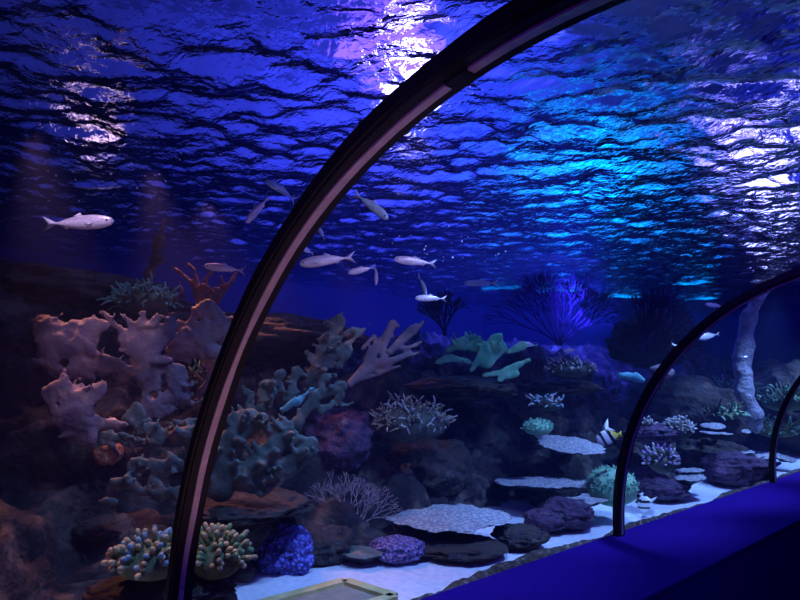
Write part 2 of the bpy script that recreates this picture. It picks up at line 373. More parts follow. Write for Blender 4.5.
M['trunk']=cm('pale_crusted_trunk',(.20,.20,.25),(.34,.33,.38),sc=9,rough=.85,bump=1,bscale=26,bdist=.03)
M['btrunk']=cm('brown_crusted_trunk',(.12,.05,.04),(.28,.12,.08),sc=9,rough=.85,bump=1,bscale=26,bdist=.03)
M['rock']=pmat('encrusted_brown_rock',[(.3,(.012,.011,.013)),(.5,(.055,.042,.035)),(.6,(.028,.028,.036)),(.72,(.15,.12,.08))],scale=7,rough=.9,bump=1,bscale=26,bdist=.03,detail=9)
M['prock']=pmat('violet_encrusted_rock',[(.3,(.02,.015,.03)),(.5,(.11,.06,.12)),(.62,(.05,.04,.07)),(.78,(.30,.22,.32))],scale=8,rough=.9,bump=1,bscale=26,bdist=.03,detail=9)
M['spong']=cm('orange_sponge_crust',(.45,.16,.06),(.70,.32,.16),sc=30,rough=.85,bump=.8)

def frond(name,segs,D,mat,label,cat='coral',group=None,vox=.0085,k=.018,thick=3.2,dz=None,noise=.011,tilt=(0,0),holes=(),knobs=True):
    """fleshy colony: limbs given as (x0,y0,x1,y1,w0,w1[,depth0,depth1])"""
    pr=[]
    for s in segs:
        x0,y0,x1,y1,w0,w1=s[:6]; d0=D+(s[6] if len(s)>6 else 0); d1=D+(s[7] if len(s)>7 else (s[6] if len(s)>6 else 0))
        n=CF+CR*(.25*math.sin(x0*.13+y0*.07))+CU*(.25*math.cos(x0*.11)+.2)
        pr.append((W(x0,y0,d0),W(x1,y1,d1),w0*d0/F,w1*d1/F,n,thick))
        if knobs and w0+w1>9:
            q=random.Random(int(x0*7+y0*13+x1)); ln=math.hypot(x1-x0,y1-y0); nx,ny=(y1-y0)/(ln+1e-6),-(x1-x0)/(ln+1e-6)
            for j in range((1 if mat is M['elk'] else 2)+int(ln/18)):
                t=q.uniform(.1,1); sg=1 if q.random()<.5 else -1
                if ny*sg>0 and q.random()<.6: sg=-sg
                w=w0+(w1-w0)*t; bx=x0+(x1-x0)*t+nx*sg*w*.7; by=y0+(y1-y0)*t+ny*sg*w*.7; l=w*q.uniform(.5,1.0)
                dd=d0+(d1-d0)*t+q.uniform(-.03,.02)
                pr.append((W(bx,by,dd),W(bx+nx*sg*l+q.uniform(-3,3),by+ny*sg*l-q.uniform(0,3),dd),max(2.2,w*.3)*dd/F,max(1.6,w*.2)*dd/F,n,thick*.7))
            if w0+w1>14 and mat is not M['elk']:
                for j in range(3):      # plates standing out of the face
                    t=q.uniform(0,1); w=w0+(w1-w0)*t; ox=q.uniform(-.6,.6)*w; oy=q.uniform(-.6,.6)*w
                    bx=x0+(x1-x0)*t+ox; by=y0+(y1-y0)*t+oy
                    pr.append((W(bx,by,D),W(bx+q.uniform(5,13),by-q.uniform(5,11),D-.07),w*.42*D/F,w*.26*D/F,CU*.8+CR*.6,3.0))
    for x,y,r,dd in holes:
        c=W(x,y,D+dd); pr.append((c-CF*.15,c+CF*.15,r*D/F,r*D/F,CF,1.0001,True))
    V,Fc=sdf_solid(pr,vox,k,noise,19)
    o=mesh(name,V,Fc,mat); return tag(o,label,cat,group)
# -- big elkhorn colony at left
frond('elkhorn_coral',[(33,323,45,324,5,8),(45,324,52,332,10,12),(52,332,62,352,17,20),(62,352,58,372,19,18),(62,352,80,350,18,16),(80,350,88,330,16,13),(88,330,104,325,11,7),(75,328,98,320,7,5),
  (80,362,105,362,17,9),(105,362,130,369,8,7),(60,372,85,372,14,12)],2.95,M['elk'],'large tan elkhorn coral colony near the left edge, with broad lobes and an oval hole',holes=[(68,364,4,0)],vox=.0085,k=.016)
frond('elkhorn_coral',[(48,392,66,396,7,16),(62,396,76,420,18,20),(76,420,84,436,20,14),(84,400,102,388,13,8),(84,420,112,424,10,6),(112,424,124,424,6,4)],2.85,M['elk'],'rounded elkhorn coral lobe hanging directly below the large left colony',k=.018,holes=[(63,403,2,0)])
frond('elkhorn_coral',[(143,372,144,352,12,17),(144,352,128,338,14,10),(128,338,112,322,8,5),(112,322,103,314,5,5),(140,345,133,326,10,6),(133,326,123,316,6,5),(144,345,142,316,11,5),(148,345,156,318,10,5),(150,350,168,334,11,7),(168,334,174,316,6.5,5.5)],
  3.0,M['elk'],'fan-shaped elkhorn coral with five upright orange-rimmed fingers, centre of the left cluster',k=.014,vox=.009)
frond('elkhorn_coral',[(152,366,152,404,10,11),(152,404,170,398,10,10),(160,370,182,372,9,9),(176,372,180,400,11,9),(180,400,194,404,7,4),(140,412,170,410,9,7),(194,404,212,394,5,3)],3.0,M['elk'],'thick elkhorn coral trunk with an oval hole, under the upright fingered fan',k=.016,holes=[(154,395,4,0)])
frond('elkhorn_coral',[(168,362,185,345,5,13),(185,345,205,335,18,17),(205,335,222,330,16,11),(192,330,193,312,8,4),(193,312,206,308,4,6),(206,310,222,316,10,7),(205,350,220,352,12,9),(180,352,168,349,8,4),(222,322,244,318,5,3.5,.05,-.05)],3.12,M['elk'],'broad sheet-like elkhorn coral just left of the closest arch rib',k=.012,noise=.02)
frond('elkhorn_coral',[(205,300,198,290,9,6),(198,290,186,278,4,2.5),(186,278,170,264,2.5,2),(198,290,194,270,4,2.5),(194,270,188,264,2.5,2),(205,298,206,280,6,3),(206,280,212,270,3,2),(212,300,226,288,8,3),(226,288,238,272,3,2.2),(226,288,220,276,2.5,2),(175,300,182,290,3,2.5),(182,290,178,280,2,1.5)],
  3.7,M['elk3'],'small dark brown antler coral with glowing orange rims, behind the left cluster',k=.012,vox=.009,thick=2)
frond('elkhorn_coral',[(212,352,226,346,8,10),(226,346,238,330,9,6),(206,360,222,372,7,6),(222,372,204,388,6,5),(204,388,196,400,5,3)],3.3,M['elk'],'elkhorn coral lobes passing behind the closest rib beside the sheet-like coral')
frond('elkhorn_coral',[(88,446,104,438,5,7),(104,438,126,440,7,6),(126,440,136,452,5,4),(112,446,118,456,5,3),(126,420,138,412,6,8),(138,412,142,430,8,6)],2.95,M['elk2'],'crumpled grey-brown coral ledge at the foot of the hanging coral lobe')
# -- layered colonies under the cluster
frond('elkhorn_coral',[(134,462,158,466,4,7),(158,466,178,464,8,6),(172,462,169,452,6,2.5),(178,464,184,462,4,3),(117,484,134,486,8,8),(134,488,160,496,5,6),(160,496,185,490,6,5),(160,485,150,478,3,4),(140,474,128,468,5,3),(112,492,126,498,5,5),(158,470,150,456,5,3),(176,500,190,498,4,3)],2.8,M['elk2'],'ragged grey-green coral shelves below the left cluster, touching the closest rib',k=.015)
frond('plate_coral',[(104,500,114,501,4,5)],2.75,M['elk2'],'small oval grey plate coral at the lower left, under the ragged shelves',thick=3,k=.01)
frond('elkhorn_coral',[(150,430,175,440,9,9),(175,440,196,434,8,8),(170,425,196,422,6,5),(122,436,150,442,5,6),(196,450,186,432,7,6)],2.9,M['elk2'],'dark grey-green coral shelf between the tan cluster and the ragged shelves')
# -- right of the closest rib
frond('elkhorn_coral',[(252,412,248,392,6,4),(248,392,243,387,4,3.5),(262,410,266,392,8,8),(266,392,280,374,7,4.5),(280,374,282,390,4,4),(270,402,262,385,6,4)],3.25,M['elk2'],'two-pointed grey-green elkhorn fronds right of the closest rib, tips leaning together',k=.014)
frond('elkhorn_coral',[(286,402,293,388,6,5),(293,388,297,370,5,5),(297,370,306,376,4.5,3.5),(293,394,304,390,4,3)],3.3,M['elk2'],'hooked elkhorn frond above the teal blade coral',k=.012)
frond('blade_coral',[(280,411,296,402,3.5,4.5),(296,402,312,389,4,2)],3.1,M['teal'],'narrow bright teal coral blade in the middle of the branching colony',k=.012,vox=.008)
frond('elkhorn_coral',[(296,425,312,402,6,6),(312,402,326,378,5,5),(326,378,334,376,4,3),(310,408,330,392,4,5),(330,392,342,384,5,6),(320,412,340,396,4,4),(322,408,352,403,2.5,1.5)],3.3,M['elk2'],'tall slanting elkhorn fronds rising right behind the teal blade coral',k=.014)
frond('elkhorn_coral',[(220,490,232,440,14,14),(232,440,246,418,12,8),(228,420,252,414,6,7),(246,430,262,420,9,8),(240,480,262,460,13,12),(262,460,284,438,12,9),(284,438,290,424,8,5),(252,486,272,474,8,7),(272,474,304,452,8,7),(304,452,312,442,8,6),(288,474,318,450,5,3),(262,492,284,478,6,3),(284,446,300,440,7,6),(226,452,212,458,9,7),(270,430,284,420,6,5)],
  3.05,M['elk2'],'massive grey-green coral mound with overlapping lobes, right of the closest rib',k=.012,noise=.007,thick=1.7)
frond('elkhorn_coral',[(312,382,322,362,8,9),(322,362,328,340,9,8),(328,340,340,322,7,6),(340,322,334,320,6,4),(330,362,346,346,7,6),(346,346,370,324,4.5,3),(336,340,358,328,6,2.5),(318,360,306,353,4,3),(324,352,326,338,5,4),(338,366,350,350,5,4)],
  3.6,M['elk2'],'broad dark elkhorn fronds with flat tops, in front of the open blue water',k=.014)
frond('staghorn_coral',[(356,380,378,364,4,4),(378,364,410,354,4,1.6),(350,384,372,358,4,4),(372,358,381,340,4,3.5),(363,348,374,336,2.5,2),(381,352,386,338,4,4),(386,338,393,324,5,4.5),(393,324,398,326,4,2.5),(390,352,402,338,4,3.5),(402,338,411,327,4,2.5),(400,344,414,332,3,3),(414,332,423,322,3,1.6),(404,350,421,342,2.5,1.4),(384,366,410,352,4,2),(368,372,386,356,4,3),(372,352,376,338,3,1.5),(366,360,370,346,3,1.6),(392,336,388,326,2.5,1.5),(400,348,417,346,2.5,1.3),(378,372,400,366,3,1.5),(408,332,416,324,2,1.2),(396,360,420,352,2.5,1.2),(362,378,380,374,3,1.5)],
  3.9,M['elk'],'slender pale branching coral with fingers pointing up right, at the middle of the view',k=.008,vox=.008,thick=1.3,noise=.003,knobs=False)
# -- green leafy colony
frond('leaf_coral',[(448,350,462,344,4,7,.0,-.05),(462,344,474,346,8,8),(474,346,482,350,7,4)],5.1,M['green'],'broad ribbed green leaf coral lobe, left half of the green cluster',thick=3.4,k=.012,vox=.011,noise=.006)
frond('leaf_coral',[(438,362,450,358,3,4.5),(450,358,470,362,4.5,3.5)],4.9,M['green'],'low flat green leaf coral pointing left under the ribbed lobe',thick=3.4,k=.012,vox=.011,noise=.006)
frond('leaf_coral',[(472,370,484,352,3,6),(484,352,494,338,6,4),(494,338,500,336,4,3.5),(486,360,500,346,9,6),(496,352,503,348,7,5)],5.0,M['green'],'tall twisted green leaf coral in the centre of the green cluster',thick=2.8,k=.012,vox=.011,noise=.006)
frond('leaf_coral',[(508,352,522,346,3,6),(484,375,505,372,3,4),(505,372,520,364,5,4),(520,364,529,360,3,2.5),(500,380,516,374,3,4)],5.0,M['green'],'green leaf coral with a raised square lobe, right end of the green cluster',thick=2.8,k=.012,vox=.011,noise=.006)
frond('leaf_coral',[(620,376,636,377,4,5),(636,377,641,380,5,4)],5.8,M['teal'],'small smooth teal coral cap beside the second arch rib',thick=2,k=.02,vox=.014)
# -- knobbly, bushy and brain corals
def knob(name,px,py,wpx,hpx,D,mats,label,n=60,ln=.04,r=.012,seed=0,curl=.4,taper=1,seg=6,flat=1.0,lean=(0,0,1),tipr=1.15,dome=M['dstem'],cat='coral',tipstart=.5):
    """dome studded with short fingers whose tips have their own colour"""
    R=random.Random(seed); c=W(px,py,D); a=wpx/2*D/F; b=hpx/2*D/F
    mb=MB(); V,Fc=rockV((0,0,0),(a*.86,a*.8,b*.82),3,.12,2,seed); mb.add(V+np.array(c),Fc,0)
    for i in range(n):
        z=1-(i+.5)/n*1.15; z=max(-.25,min(1,z)); th=i*2.39996+R.uniform(-.25,.25); q=math.sqrt(max(0,1-z*z))
        d=Vector((q*math.cos(th),q*math.sin(th),z))
        base=c+Vector((d.x*a*.8,d.y*a*.76,d.z*b*.76))
        g=(d+Vector(lean)*.35).normalized(); L=ln*R.uniform(.7,1.3); side=Vector((R.uniform(-1,1),R.uniform(-1,1),R.uniform(-1,1)))*curl
        pts=[base+g*(L*t)+side*(L*t*t*.6) for t in (0,.3,.62,.85,1)]; pts[4]=pts[3]+(pts[4]-pts[3]).lerp(side*L*.4,.6 if curl>.5 else 0)
        mb.tube(pts[:3],[r*1.1,r,r*taper],seg,0)
        mb.tube([pts[2],pts[3],pts[4]],[r*taper,r*tipr*taper,r*tipr*.75*taper],seg,1+(R.randrange(len(mats)-1) if len(mats)>1 else 0))
    o=mb.build(name,[dome]+list(mats[:1] if len(mats)==1 else mats),None,True)
    return tag(o,label,cat)
knob('finger_coral',152,560,78,42,2.45,[M['ptip'],M['btip'],M['ptip'],M['gtip']],'stubby finger coral with cream and blue tips, left of the closest rib',n=95,ln=.05,r=.0115,seed=2,curl=.2,dome=M['gstem'],tipr=1.08,lean=(.6,-.2,.7))
knob('finger_coral',217,558,62,46,2.55,[M['ptip'],M['gtip'],M['ptip'],M['wtip']],'stubby finger coral with cream tips on green stems, right of the closest rib',n=85,ln=.055,r=.0115,seed=5,curl=.2,dome=M['gstem'],tipr=1.05,lean=(.6,-.2,.7))
knob('bush_coral',145,304,56,26,4.0,[M['gtip2'],M['gtip']],'tangled green bush coral on the reef behind the left cluster',n=150,ln=.07,r=.006,seed=7,curl=1.2,dome=M['gstem'])
knob('bush_coral',206,383,40,30,3.7,[M['gtip'],M['dstem'],M['dstem']],'dim green bush coral peeking out left of the closest rib, below the sheet-like coral',n=90,ln=.05,r=.006,seed=8,curl=1.2)
knob('branching_coral',412,424,78,44,4.35,[M['ptip'],M['wtip'],M['dstem']],'dark branching coral dotted with curled cream tips, below the pale pointing fingers',n=260,ln=.06,r=.0048,seed=9,curl=1.3)
knob('branching_coral',570,370,48,18,5.3,[M['wtip'],M['dstem']],'low patch of whitish branching coral, right of the green cluster',n=90,ln=.05,r=.007,seed=10,curl=1.2)
knob('branching_coral',548,405,28,14,5.1,[M['wtip'],M['btip'],M['dstem']],'small tuft of whitish branching coral above the green dome coral',n=50,ln=.05,r=.007,seed=11,curl=1.2)
knob('dome_coral',538,428,32,18,4.9,[M['gtip2']],'small green dome coral above the uppermost table coral',n=110,ln=.022,r=.006,seed=12,curl=.8,dome=M['green'])
knob('bubble_coral',612,487,56,44,4.75,[M['gtip2'],M['green'],M['gtip2'],M['green']],'large rounded green coral studded with short tips, behind the foot of the second rib',n=300,ln=.024,r=.006,seed=13,curl=.9,dome=M['green'])
knob('brain_coral',678,429,32,24,5.6,[M['wtip'],M['wtip'],M['dstem']],'round coral with a cream maze pattern, right of the second rib',n=150,ln=.025,r=.008,seed=14,curl=1.4)
knob('bush_coral',661,463,26,24,5.1,[M['purp'],M['wtip'],M['purp']],'violet branching bush coral standing between the green coral and the thin plates',n=70,ln=.07,r=.009,seed=15,curl=.5)
knob('branching_coral',643,423,22,8,5.4,[M['wtip'],M['btip']],'tiny pale coral tuft right against the second rib',n=40,ln=.03,r=.008,seed=16,curl=.9)
# -- table corals
def table(px,py,wpx,hpx,D,label,seed=0,tilt=0,th=.022,stalk=.25,mat=None,name='table_coral',pitch=None,lobes=.16):
    """flat plate with a ragged rim on a short stalk"""
    c=W(px,py,D); a=wpx/2*D/F; el=(math.asin(max(-1,min(1,(c-EYE).normalized().z))))
    dip=abs(math.sin(el)); b=a*.75
    # tip the plate towards the viewer so that its open top shows
    want=hpx/2*D/F; ang=math.asin(min(.9,want/b))+el; 
    X=(CR*math.cos(tilt)+Vector((0,0,1))*math.sin(tilt)).normalized()
    H=Vector((-math.sin(PSI),math.cos(PSI),0)); Yd=(H*math.cos(ang)+Vector((0,0,1))*math.sin(ang)); Zd=X.cross(Yd).normalized(); Yd=Zd.cross(X)
    nr,na=14,96; V=[];mi=[]
    rs=np.linspace(0,1,nr); A=np.linspace(0,2*PI,na,endpoint=False)
    for side in (0,1):
        for r in rs:
            for t in A:
                w=1+lobes*float(vnoise(np.array([math.cos(t)*1.8+seed,math.sin(t)*1.8,seed*3.3])))+.07*float(vnoise(np.array([math.cos(t)*7+seed,math.sin(t)*7,seed]))) +.03*float(vnoise(np.array([math.cos(t)*19+seed,math.sin(t)*19,seed])))
                x=r*w*math.cos(t)*a; y=r*w*math.sin(t)*b
                bump=.006*float(vnoise(np.array([x*40,y*40,seed*1.])))+.012*float(vnoise(np.array([x*9,y*9,seed*1.])))
                z=(th*.5*math.sqrt(max(0,1-r**6))+bump) if side==0 else (-th*.5*math.sqrt(max(0,1-r**6))-.07*(1-r)**1.5+bump)
                V.append(c+X*x+Yd*y+Zd*z)
    off=nr*na; Fc=[]
    mb=MB()
    for s in (0,1):
        for i in range(nr-1):
            for k in range(na):
                q=(s*off+i*na+k,s*off+(i+1)*na+k,s*off+(i+1)*na+(k+1)%na,s*off+i*na+(k+1)%na)
                Fc.append(q if s==0 else q[::-1])
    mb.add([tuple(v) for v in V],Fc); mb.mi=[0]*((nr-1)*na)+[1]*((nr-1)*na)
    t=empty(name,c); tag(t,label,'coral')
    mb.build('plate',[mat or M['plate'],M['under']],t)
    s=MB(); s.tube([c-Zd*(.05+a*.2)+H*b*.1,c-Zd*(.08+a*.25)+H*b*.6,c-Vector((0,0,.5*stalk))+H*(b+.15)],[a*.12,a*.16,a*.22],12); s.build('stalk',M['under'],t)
    return t
table(450,517,112,24,4.0,'largest mottled violet-grey table coral, lowest of the big plates above the sand',1,.02,.03,lobes=.2)
table(541,482,94,9,4.95,'thin pale table coral in the middle of the stack of plates',2,-.01,.025)
table(570,445,78,16,5.15,'upper pale table coral sloping down to the bannerfish',3,-.12,.025,lobes=.2)
table(585,500,42,5,4.6,'short thin plate coral lying on the violet rock near the second rib',4,-.03,.02)
table(690,471,28,3.5,5.7,'upper of two thin pale plates right of the violet bush coral',6,.0,.02,stalk=.12)
table(689,478,34,5,5.55,'lower of two thin pale plates right of the violet bush coral',7,.06,.02,stalk=.12)
table(713,426,25,6,6.5,'dim grey plate coral below the pale trunk base, upper one',8,.0,.02)
table(716,433,32,2.5,6.4,'dim thin plate coral just under the grey upper plate near the pale trunk',9,-.03,.02)
table(742,452,24,3,6.6,'thin slanting plate coral left of the third rib, upper one',10,.15,.02,stalk=.1)
table(750,457,28,2.5,6.7,'thin slanting plate coral left of the third rib, lower one',11,.1,.02,stalk=.1)
table(766,456,26,5,7.0,'pale plate coral touching the third rib on its left side',12,.1,.02,stalk=.1)
table(783,457,24,7,7.3,'pale plate coral bending down right of the third rib',13,-.25,.02,stalk=.1)
table(746,431,9,3,6.9,'tiny pale plate at the foot of the pale trunk',14,.05,.02,stalk=.06)
table(362,553,46,9,3.55,'smooth pale greenish plate lying on the sand',15,-.05,.02,stalk=.05,lobes=.08,mat=M['elk2'])
# -- rocks and lumps
def rock(px,py,wpx,hpx,D,mat,label,seed=0,name='rock',cat='rock',amp=.35,sub=5,deep=1.0,ground=False):
    if ground: D=depth(WZ(px,py+.42*hpx,SAND+.03))
    c=W(px,py,D); a=wpx/2*D/F; b=hpx/2*D/F
    V,Fc=rockV((0,0,0),(1,1,1),sub,amp,1.5,seed)
    H=Vector((-math.sin(PSI),math.cos(PSI),0)); R=np.array([list(CR*a),list(H*a*deep),[0,0,b]])
    o=mesh(name,V@R+np.array(c),Fc,mat); return tag(o,label,cat)
rock(284,552,56,42,3.45,M['blump'],'blue-lit lumpy coral boulder at the edge of the sand',1,'boulder_coral','coral',.42,ground=True)
rock(398,549,52,20,3.7,M['lump'],'violet knobbly coral mound on the sand below the largest table coral',2,'boulder_coral','coral',.3,ground=True)
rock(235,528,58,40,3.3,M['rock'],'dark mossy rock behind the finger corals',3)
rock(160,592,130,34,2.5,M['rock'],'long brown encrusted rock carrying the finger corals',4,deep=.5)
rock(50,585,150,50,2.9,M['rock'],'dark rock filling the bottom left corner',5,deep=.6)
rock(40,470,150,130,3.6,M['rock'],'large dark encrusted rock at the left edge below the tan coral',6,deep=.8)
rock(107,452,26,22,3.1,M['spong'],'small orange-brown crusted lump below the hanging coral lobe',7,'sponge','sponge',.4,4)
rock(98,528,44,20,3.0,M['rock'],'brown crusted rock knob jutting out over the dark hollow, left of the finger corals',8)
rock(335,440,70,60,4.3,M['prock'],'purplish rock bulge between the elkhorn mound and the dotted branching coral',9)
rock(420,468,90,56,4.9,M['rock'],'dark rock face under the dotted branching coral',10)
rock(566,513,50,26,4.35,M['prock'],'violet crusted rock at the sand edge under the short thin plate',11,ground=True)
rock(545,520,40,18,4.2,M['prock'],'low violet rubble rock right of the largest table coral',12,ground=True)
rock(642,482,44,26,5.3,M['prock'],'brownish violet rock behind the black and white fish',13,ground=True)
rock(664,489,40,18,5.4,M['prock'],'low dark rock at the sand edge right of the black and white fish',14,ground=True)
rock(652,433,50,18,5.7,M['prock'],'reddish brown rock ledge under the round maze-patterned coral',15)
rock(736,470,56,30,6.6,M['prock'],'jagged violet-brown rock left of the third rib foot',16,ground=True)
rock(712,455,60,30,6.9,M['rock'],'dim rock mound behind the two thin pale plates',17)
rock(462,388,96,20,5.3,M['rock'],'brown rock shelf carrying the green leaf corals',18)
rock(560,388,70,14,5.6,M['rock'],'dark rock shelf under the low whitish coral patch',19)
rock(680,412,110,60,7.8,M['rock'],'far dark rock mound right of the second rib',20)
rock(792,405,80,84,9.0,M['rock'],'dark far rock wall at the right edge behind the third rib',21)
rock(662,372,22,16,5.9,M['elk'],'round ochre coral head half hidden by the second rib',22,'boulder_coral','coral',.2,4)
rock(650,340,70,50,7.5,M['rock'],'far dark rock outcrop under the purple sea fans',23)
rock(250,505,110,20,3.3,M['rock'],'flat dark rock ledge under the grey-green coral mound',24)
rock(240,340,220,40,5.2,M['rock'],'long rock ridge behind the closest rib, under the small silver fish',26)
rock(70,300,190,50,4.6,M['rock'],'tall craggy rock crest at the upper left above the tan coral',25)
rock(455,546,84,11,4.0,M['rock'],'low dark rock in the shade of the largest table coral',41,ground=True)
rock(520,536,50,18,4.2,M['rock'],'dark rock at the sand edge between the largest table coral and the violet rock',42,ground=True)
rock(322,545,60,34,3.8,M['rock'],'dark rock between the blue-lit boulder and the sand plate',43,ground=True)
# -- gorgonians and fans
def gorg(name,px,py,D,hpx,mat,label,seed=0,n=5,spread=.5,lean=0,r0=.008,lv=5,flat=.25,cat='coral',hw=1):
    R=random.Random(seed); c=W(px,py,D); s=hpx*D/F; mb=MB()
    H=Vector((-math.sin(PSI),math.cos(PSI),0))
    def go(p,a,b,L,r,k):
        d=(CR*math.sin(a)*hw+Vector((0,0,1))*math.cos(a)+H*b).normalized()
        q=p+d*L*.5+Vector((0,0,.04*L)); e=p+d*L
        mb.tube([p,q,e],[r,r*.9,r*.8],5)
        if k==0: return
        m=2 if R.random()<.75 else 3
        for j in range(m):
            go(e,a+(j-(m-1)/2)*spread*R.uniform(.8,1.5)+R.uniform(-.12,.12),b+R.uniform(-flat,flat),L*R.uniform(.68,.92),r*.78,k-1)
    for i in range(n): go(c+Vector((R.uniform(-.02,.02),R.uniform(-.02,.02),0)),lean+(i-(n-1)/2)*spread*.9,R.uniform(-flat,flat),s*.27,r0,lv)
    return tag(mb.build(name,mat),label,cat)
gorg('gorgonian',348,538,3.9,58,M['gorg'],'dusty pink bushy gorgonian with fine branches, standing behind the sand',1,5,.42,.0,.006,5)
gorg('gorgonian',338,530,4.0,40,M['gorg'],'low gorgonian spreading left beside the dusty pink bushy one',4,4,.40,-1.1,.005,5)
gorg('sea_fan',640,352,7.0,62,M['fanp'],'large purple sea fan leaning right, left of the second rib',2,7,.28,.75,.016,5,.12)
gorg('sea_fan',560,345,7.8,70,M['fanp'],'wide fine-meshed purple sea fan in the far water above the whitish coral patch',3,8,.30,.0,.013,5,.12)
gorg('sea_fan',445,335,6.5,40,M['fanp'],'small reddish purple sea fan behind the pale pointing fingers',5,5,.25,-.1,.012,5,.12)
# -- trunks
def trunk(name,pts,D,mat,label,cat,k=.05):
    pr=[(W(a[0],a[1],D),W(b[0],b[1],D),a[2]*D/F,b[2]*D/F) for a,b in zip(pts[:-1],pts[1:])]
    V,Fc=sdf_solid(pr,.03,k,.035,7); return tag(mesh(name,V,Fc,mat),label,cat)
trunk('post_coral',[(768,285,5),(757,300,6),(748,318,8),(744,345,8.5),(742,370,8.5),(744,395,9),(752,415,11),(754,424,9)],7.4,M['trunk'],'tall pale crusted trunk standing upright between the second and third ribs','coral')
trunk('column_sponge',[(166,215,3),(160,240,5.5),(156,258,6),(150,274,6.5),(146,290,5)],5.0,M['btrunk'],'reddish brown crusted trunk rising above the green bush coral','sponge')
# rocks at the right under the trunk carry green growth
for i,(px,py,w,h,D,lb) in enumerate([(715,415,46,14,7.2,'dim green weed clump left of the pale trunk base'),(784,402,44,22,8.2,'dim green weed clump right of the pale trunk'),(735,392,40,16,7.9,'faint green weed clump behind the pale trunk'),(776,432,40,12,7.7,'dark green weed clump slanting down towards the third rib')]):
    knob('weed_clump',px,py,w,h,D,[M['green'],M['gstem'],M['gtip']],lb,n=120,ln=.10,r=.012,seed=30+i,curl=1,cat='weed',dome=M['gstem'])
# -- dark crusted curb between sand and ledge
def curb_fn(U,V):
    Y=-2.5+16*U; a=V*PI; jit=fbm(np.stack([Y*3,a,Y*0],-1),3)
    x=-2.15-.07*np.cos(a)*(1+.35*jit)-.03*jit; z=.56+(.115+.04*jit)*np.sin(a)+.01*fbm(np.stack([Y*24,a*3,Y*0],-1),2)
    return np.stack([x,Y,z],-1)
P,Fc=grid(900,12,curb_fn)
M['curb']=pmat('crusted_curb',[(.35,(.03,.025,.02)),(.6,(.10,.08,.06)),(.72,(.45,.38,.30))],scale=30,rough=.8,bump=1,bscale=60,bdist=.01)
struct(mesh('trim_3',P,Fc,M['curb']))
# ------------------------------------------------------------------ framed grate in the sand
M['frame']=pmat('yellowed_frame',[(.3,(.50,.42,.14)),(.7,(.72,.62,.28))],scale=9,rough=.8,bump=.4)
M['grate']=pmat('pale_grate_bar',[(.3,(.40,.34,.24)),(.7,(.55,.48,.34))],scale=9,rough=.8,bump=.2)
M['pit']=pmat('dark_pit',[(0,(.05,.04,.03)),(1,(.08,.07,.05))],scale=9)
zf=.655
C0=WZ(345,579,zf); A1=(WZ(262,601,zf)-C0); A2=WZ(428,599,zf)-C0
u=A1.normalized(); v=Vector((0,0,1)).cross(u).normalized(); 
if v.dot(A2)<0: v=-v
print('frame',C0,A1,A2,u.dot(A2.normalized()))
v=(A2.normalized()*.6+v*.4).normalized()
g=empty('floor_grate',C0); tag(g,'yellowish square frame with a fine grate, set in the sand at the bottom edge','grate')
GU,GV=.95,.34
def bar(a,b,w,h,z=0):
    a=Vector(a);b=Vector(b); d=(b-a).normalized(); s=Vector((0,0,1)).cross(d)*w/2; V=[]
    for p in (a,b):
        for q,zz in ((-1,z-h),(1,z-h),(1,z),(-1,z)): V.append(tuple(p+s*q+Vector((0,0,zz))))
    return V,[(0,1,2,3),(7,6,5,4),(0,4,5,1),(1,5,6,2),(2,6,7,3),(3,7,4,0)]
for a,b in ((C0,C0+u*GU),(C0,C0+v*GV),(C0+v*GV,C0+v*GV+u*GU),(C0+u*GU,C0+u*GU+v*GV)):
    mb=MB(); mb.add(*bar(a,b,.06,.09)); mb.build('frame_bar',M['frame'],g,False)
mb=MB()
n=60
for i in range(1,n): mb.add(*bar(C0+u*GU*i/n,C0+u*GU*i/n+v*GV,.006,.01,-.02))
for i in range(1,22): mb.add(*bar(C0+v*GV*i/22,C0+v*GV*i/22+u*GU,.006,.01,-.017))
mb.build('mesh_grate',M['grate'],g,False)
mb=MB(); mb.add([tuple(C0-Vector((0,0,.055))),tuple(C0+u*GU-Vector((0,0,.055))),tuple(C0+u*GU+v*GV-Vector((0,0,.055))),tuple(C0+v*GV-Vector((0,0,.055)))],[(0,1,2,3)]); mb.build('pit_floor',M['pit'],g,False)
# ------------------------------------------------------------------ fish
M['silver']=pmat('silver_fish_skin',[(.2,(.62,.62,.68)),(.7,(.85,.84,.88))],scale=90,rough=.35,metal=.1,bump=.25,bscale=160,bdist=.002,spec=.6,kind='voronoi')
M['fback']=pmat('darker_fish_back',[(.2,(.55,.50,.55)),(.7,(.72,.66,.70))],scale=90,rough=.35,metal=.3,bump=.2,bscale=160,bdist=.002,spec=.6)
M['bsilver']=pmat('bluish_fish_skin',[(.2,(.30,.50,.62)),(.7,(.45,.65,.75))],scale=90,rough=.35,metal=.3,bump=.2,bscale=160,bdist=.002,spec=.6)
M['fin']=pmat('pale_fin',[(.2,(.5,.5,.55)),(.7,(.7,.7,.74))],scale=60,rough=.5,bump=.3)
M['eye']=pmat('black_eye',[(0,(.01,.01,.01)),(1,(.02,.02,.02))],rough=.15,bump=0)
M['wht']=pmat('white_skin',[(0,(.75,.75,.75)),(1,(.85,.85,.85))],rough=.4,bump=.1)
M['blk']=pmat('black_skin',[(0,(.01,.01,.012)),(1,(.02,.02,.02))],rough=.4,bump=.1)
M['yel']=pmat('yellow_skin',[(0,(.75,.6,.05)),(1,(.85,.7,.1))],rough=.4,bump=.1)
